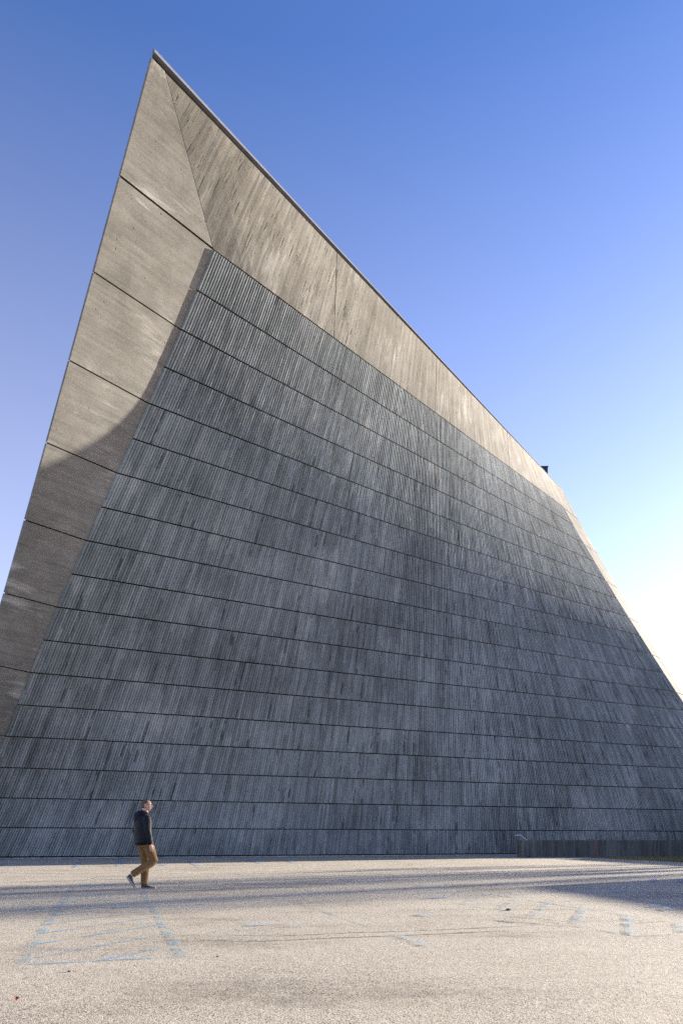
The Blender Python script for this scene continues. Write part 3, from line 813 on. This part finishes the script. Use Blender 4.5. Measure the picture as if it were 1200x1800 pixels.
    # ---- hair: closely cropped cap with receding front
    V, Fc = [], []
    bm = bmesh.new(); bmesh.ops.create_uvsphere(bm, u_segments=32, v_segments=24, radius=1)
    bmesh.ops.delete(bm, geom=[q for q in bm.verts if q.co.z < (-.42 if q.co.x < -.25 else .12 + .55 * max(0, q.co.x + .1)) or q.co.x > .42 + .1 * math.sin(q.co.y * 9)], context='VERTS')
    vm = {}
    for q in bm.verts:
        x, y, z = q.co; fx, fy, fz = x * .104, y * .081, z * .1225
        if x < -.2 and z < -.1: fx *= .9
        if z < 0: fy *= 1 - .2 * (-z) ** 1.3
        j = 1 + .012 * mnoise.noise(Vector((x, y, z)) * 9)
        vm[q] = len(V); V.append(Hh(fx * j, fy * j, fz * j))
    for q in bm.faces: Fc.append(tuple(vm[x] for x in q.verts))
    bm.free()
    o = mesh('hair', V, Fc, hairm, t, smooth=True); o.modifiers.new('s', 'SOLIDIFY').thickness = .006
    # ---- glasses
    g = mesh('glasses', *tube([Hh(.0, .083, .016), Hh(.05, .083, .014), Hh(.098, .072, .012)], .0028, 6), glass, t)
    v, f = tube([Hh(.0, -.083, .016), Hh(.05, -.083, .014), Hh(.098, -.072, .012)], .0028, 6); mesh('temple', v, f, glass, g)
    for sgn in (-1, 1):
        c = Hh(.104, sgn * .036, .004); pts = [c + HR * (.027 * math.cos(a)) + U * (.019 * math.sin(a)) - HF * (.012 * abs(math.cos(a)) * (1 if sgn * math.cos(a) > 0 else .2)) for a in [i * math.pi / 8 for i in range(17)]]
        v, f = tube(pts, .0026, 6, False); mesh('rim', v, f, glass, g)
    v, f = tube([Hh(.105, -.011, .008), Hh(.110, 0, .011), Hh(.105, .011, .008)], .0024, 6); mesh('bridge', v, f, glass, g)
    # ---- trousers
    V, Fc = [], []
    limb(V, Fc, [(L(0, 0, .84), .165, .125), (L(.0, 0, .93), .18, .135), (L(0, 0, 1.02), .165, .125)])
    limb(V, Fc, [(hipL, .10, .115), (hipL.lerp(kneeL, .4), .095, .105), (kneeL, .074, .078), (kneeL.lerp(ankL, .45), .072, .078), (kneeL.lerp(ankL, .88), .062, .070), (ankL + U * .015, .064, .076)])
    limb(V, Fc, [(hipR, .10, .118), (hipR.lerp(kneeR, .45), .094, .105), (kneeR + Fv * .0, .076, .080), (kneeR.lerp(ankR, .12) , .076, .082), (kneeR.lerp(ankR, .5), .070, .078), (kneeR.lerp(ankR, .93), .060, .070)])
    part('trousers', V, Fc, tan, .009, 5)
    # ---- jacket with hood and sleeves
    V, Fc = [], []
    limb(V, Fc, [(L(-.01, 0, .895), .205, .15), (L(-.015, 0, .93), .225, .170), (L(-.02, 0, 1.05), .222, .168), (L(-.03, 0, 1.20), .222, .168), (L(-.035, 0, 1.34), .225, .160), (L(-.02, 0, 1.43), .195, .13), (L(.0, 0, 1.49), .115, .10), (L(.02, 0, 1.535), .085, .085)], 24)
    for a, b, c in ((shL, elL, wrL), (shR, elR, wrR)):
        limb(V, Fc, [(a + U * -.005, .078, .085), (a.lerp(b, .35), .078, .086), (b, .064, .070), (b.lerp(c, .5), .060, .066), (c + (b - c) * .06, .048, .056)], 14)
    limb(V, Fc, [(L(-.10, -.09, 1.46), .06, .055), (L(-.135, 0, 1.45), .085, .075), (L(-.10, .09, 1.46), .06, .055)], 14)
    limb(V, Fc, [(L(-.075, 0, 1.53), .085, .05), (L(-.15, 0, 1.43), .105, .06), (L(-.175, 0, 1.34), .06, .035)], 14)
    limb(V, Fc, [(L(-.05, -.085, 1.52), .035, .03), (L(.03, -.095, 1.50), .03, .028), (L(.085, -.03, 1.46), .028, .028)], 10)
    limb(V, Fc, [(L(-.05, .085, 1.52), .035, .03), (L(.03, .095, 1.50), .03, .028), (L(.085, .03, 1.46), .028, .028)], 10)
    for v_ in range(len(V)):
        p = V[v_]; k = .010 * mnoise.noise(Vector((p.x * 6, p.y * 6, p.z * 14))) + .006 * math.sin(p.z * 42 + p.x * 9)
        V[v_] = p + (p - L(0, 0, p.z)).normalized() * k
    part('jacket', V, Fc, navy, .008, 3)
    # ---- shoes
    def shoe_at(heel, dirv, upv):
        s_ = empty('shoe', (0, 0, 0)); 
        C.objects.unlink(s_); bpy.data.objects.remove(s_)
        sd_ = dirv.cross(upv).normalized()
        prof = [(-.045, .030, .055, .085), (-.02, .036, .075, .095), (.04, .038, .075, .10), (.09, .040, .060, .070), (.14, .046, .042, .052), (.19, .046, .034, .040), (.225, .034, .026, .030), (.24, .012, .018, .02)]
        V, Fc = [], []; n = 14
        for (a, w_, h_, h2) in prof:
            for j in range(n):
                q = 2 * math.pi * j / n; zc = math.sin(q)
                V.append(heel + dirv * a + sd_ * (w_ * math.cos(q)) + upv * (.024 + (h2 - .024) * (zc * .5 + .5) if zc > -.6 else .024))
        for i in range(len(prof) - 1):
            for j in range(n):
                q = i * n + j; q2 = i * n + (j + 1) % n; Fc.append((q, q + n, q2 + n, q2))
        Fc.append(tuple(range(n))); Fc.append(tuple(range(len(prof) * n - 1, (len(prof) - 1) * n - 1, -1)))
        o = mesh('shoe', V, Fc, shoe, t, smooth=True)
        V, Fc = [], []
        for (a, w_, _, _) in prof:
            for sx in (-1, 1):
                for z_ in (0, .026): V.append(heel + dirv * a * 1.02 + sd_ * (sx * (w_ + .004)) + upv * (z_ + (.010 * max(0, (a - .15) / .09))))
        for i in range(len(prof) - 1):
            b = i * 4
            Fc += [(b, b + 4, b + 5, b + 1), (b + 2, b + 3, b + 7, b + 6), (b + 1, b + 5, b + 7, b + 3), (b, b + 2, b + 6, b + 4)]
        Fc += [(0, 1, 3, 2), (4 * len(prof) - 4, 4 * len(prof) - 2, 4 * len(prof) - 1, 4 * len(prof) - 3)]
        mesh('sole', V, Fc, sole, o)
        for i in range(4):
            a = .05 + i * .022; z_ = .100 - .013 * i
            v, f = tube([heel + dirv * a - sd_ * .026 + upv * (z_ - .012), heel + dirv * (a + .004) + upv * z_, heel + dirv * a + sd_ * .026 + upv * (z_ - .012)], .003, 5)
            mesh('lace', v, f, sole, o)
    g0 = L(.03, -.085, 0)
    sdv = Vector((math.cos(R(8)), math.sin(R(8)), 0)); shoe_at(g0 - sdv * .01, sdv, U)
    dR = (L(-.205, .09, .035) - L(-.325, .09, .22)).normalized(); upR = (Fv - dR * Fv.dot(dR)).normalized()
    shoe_at(L(-.345, .09, .225) , dR, upR)
    return t
person()
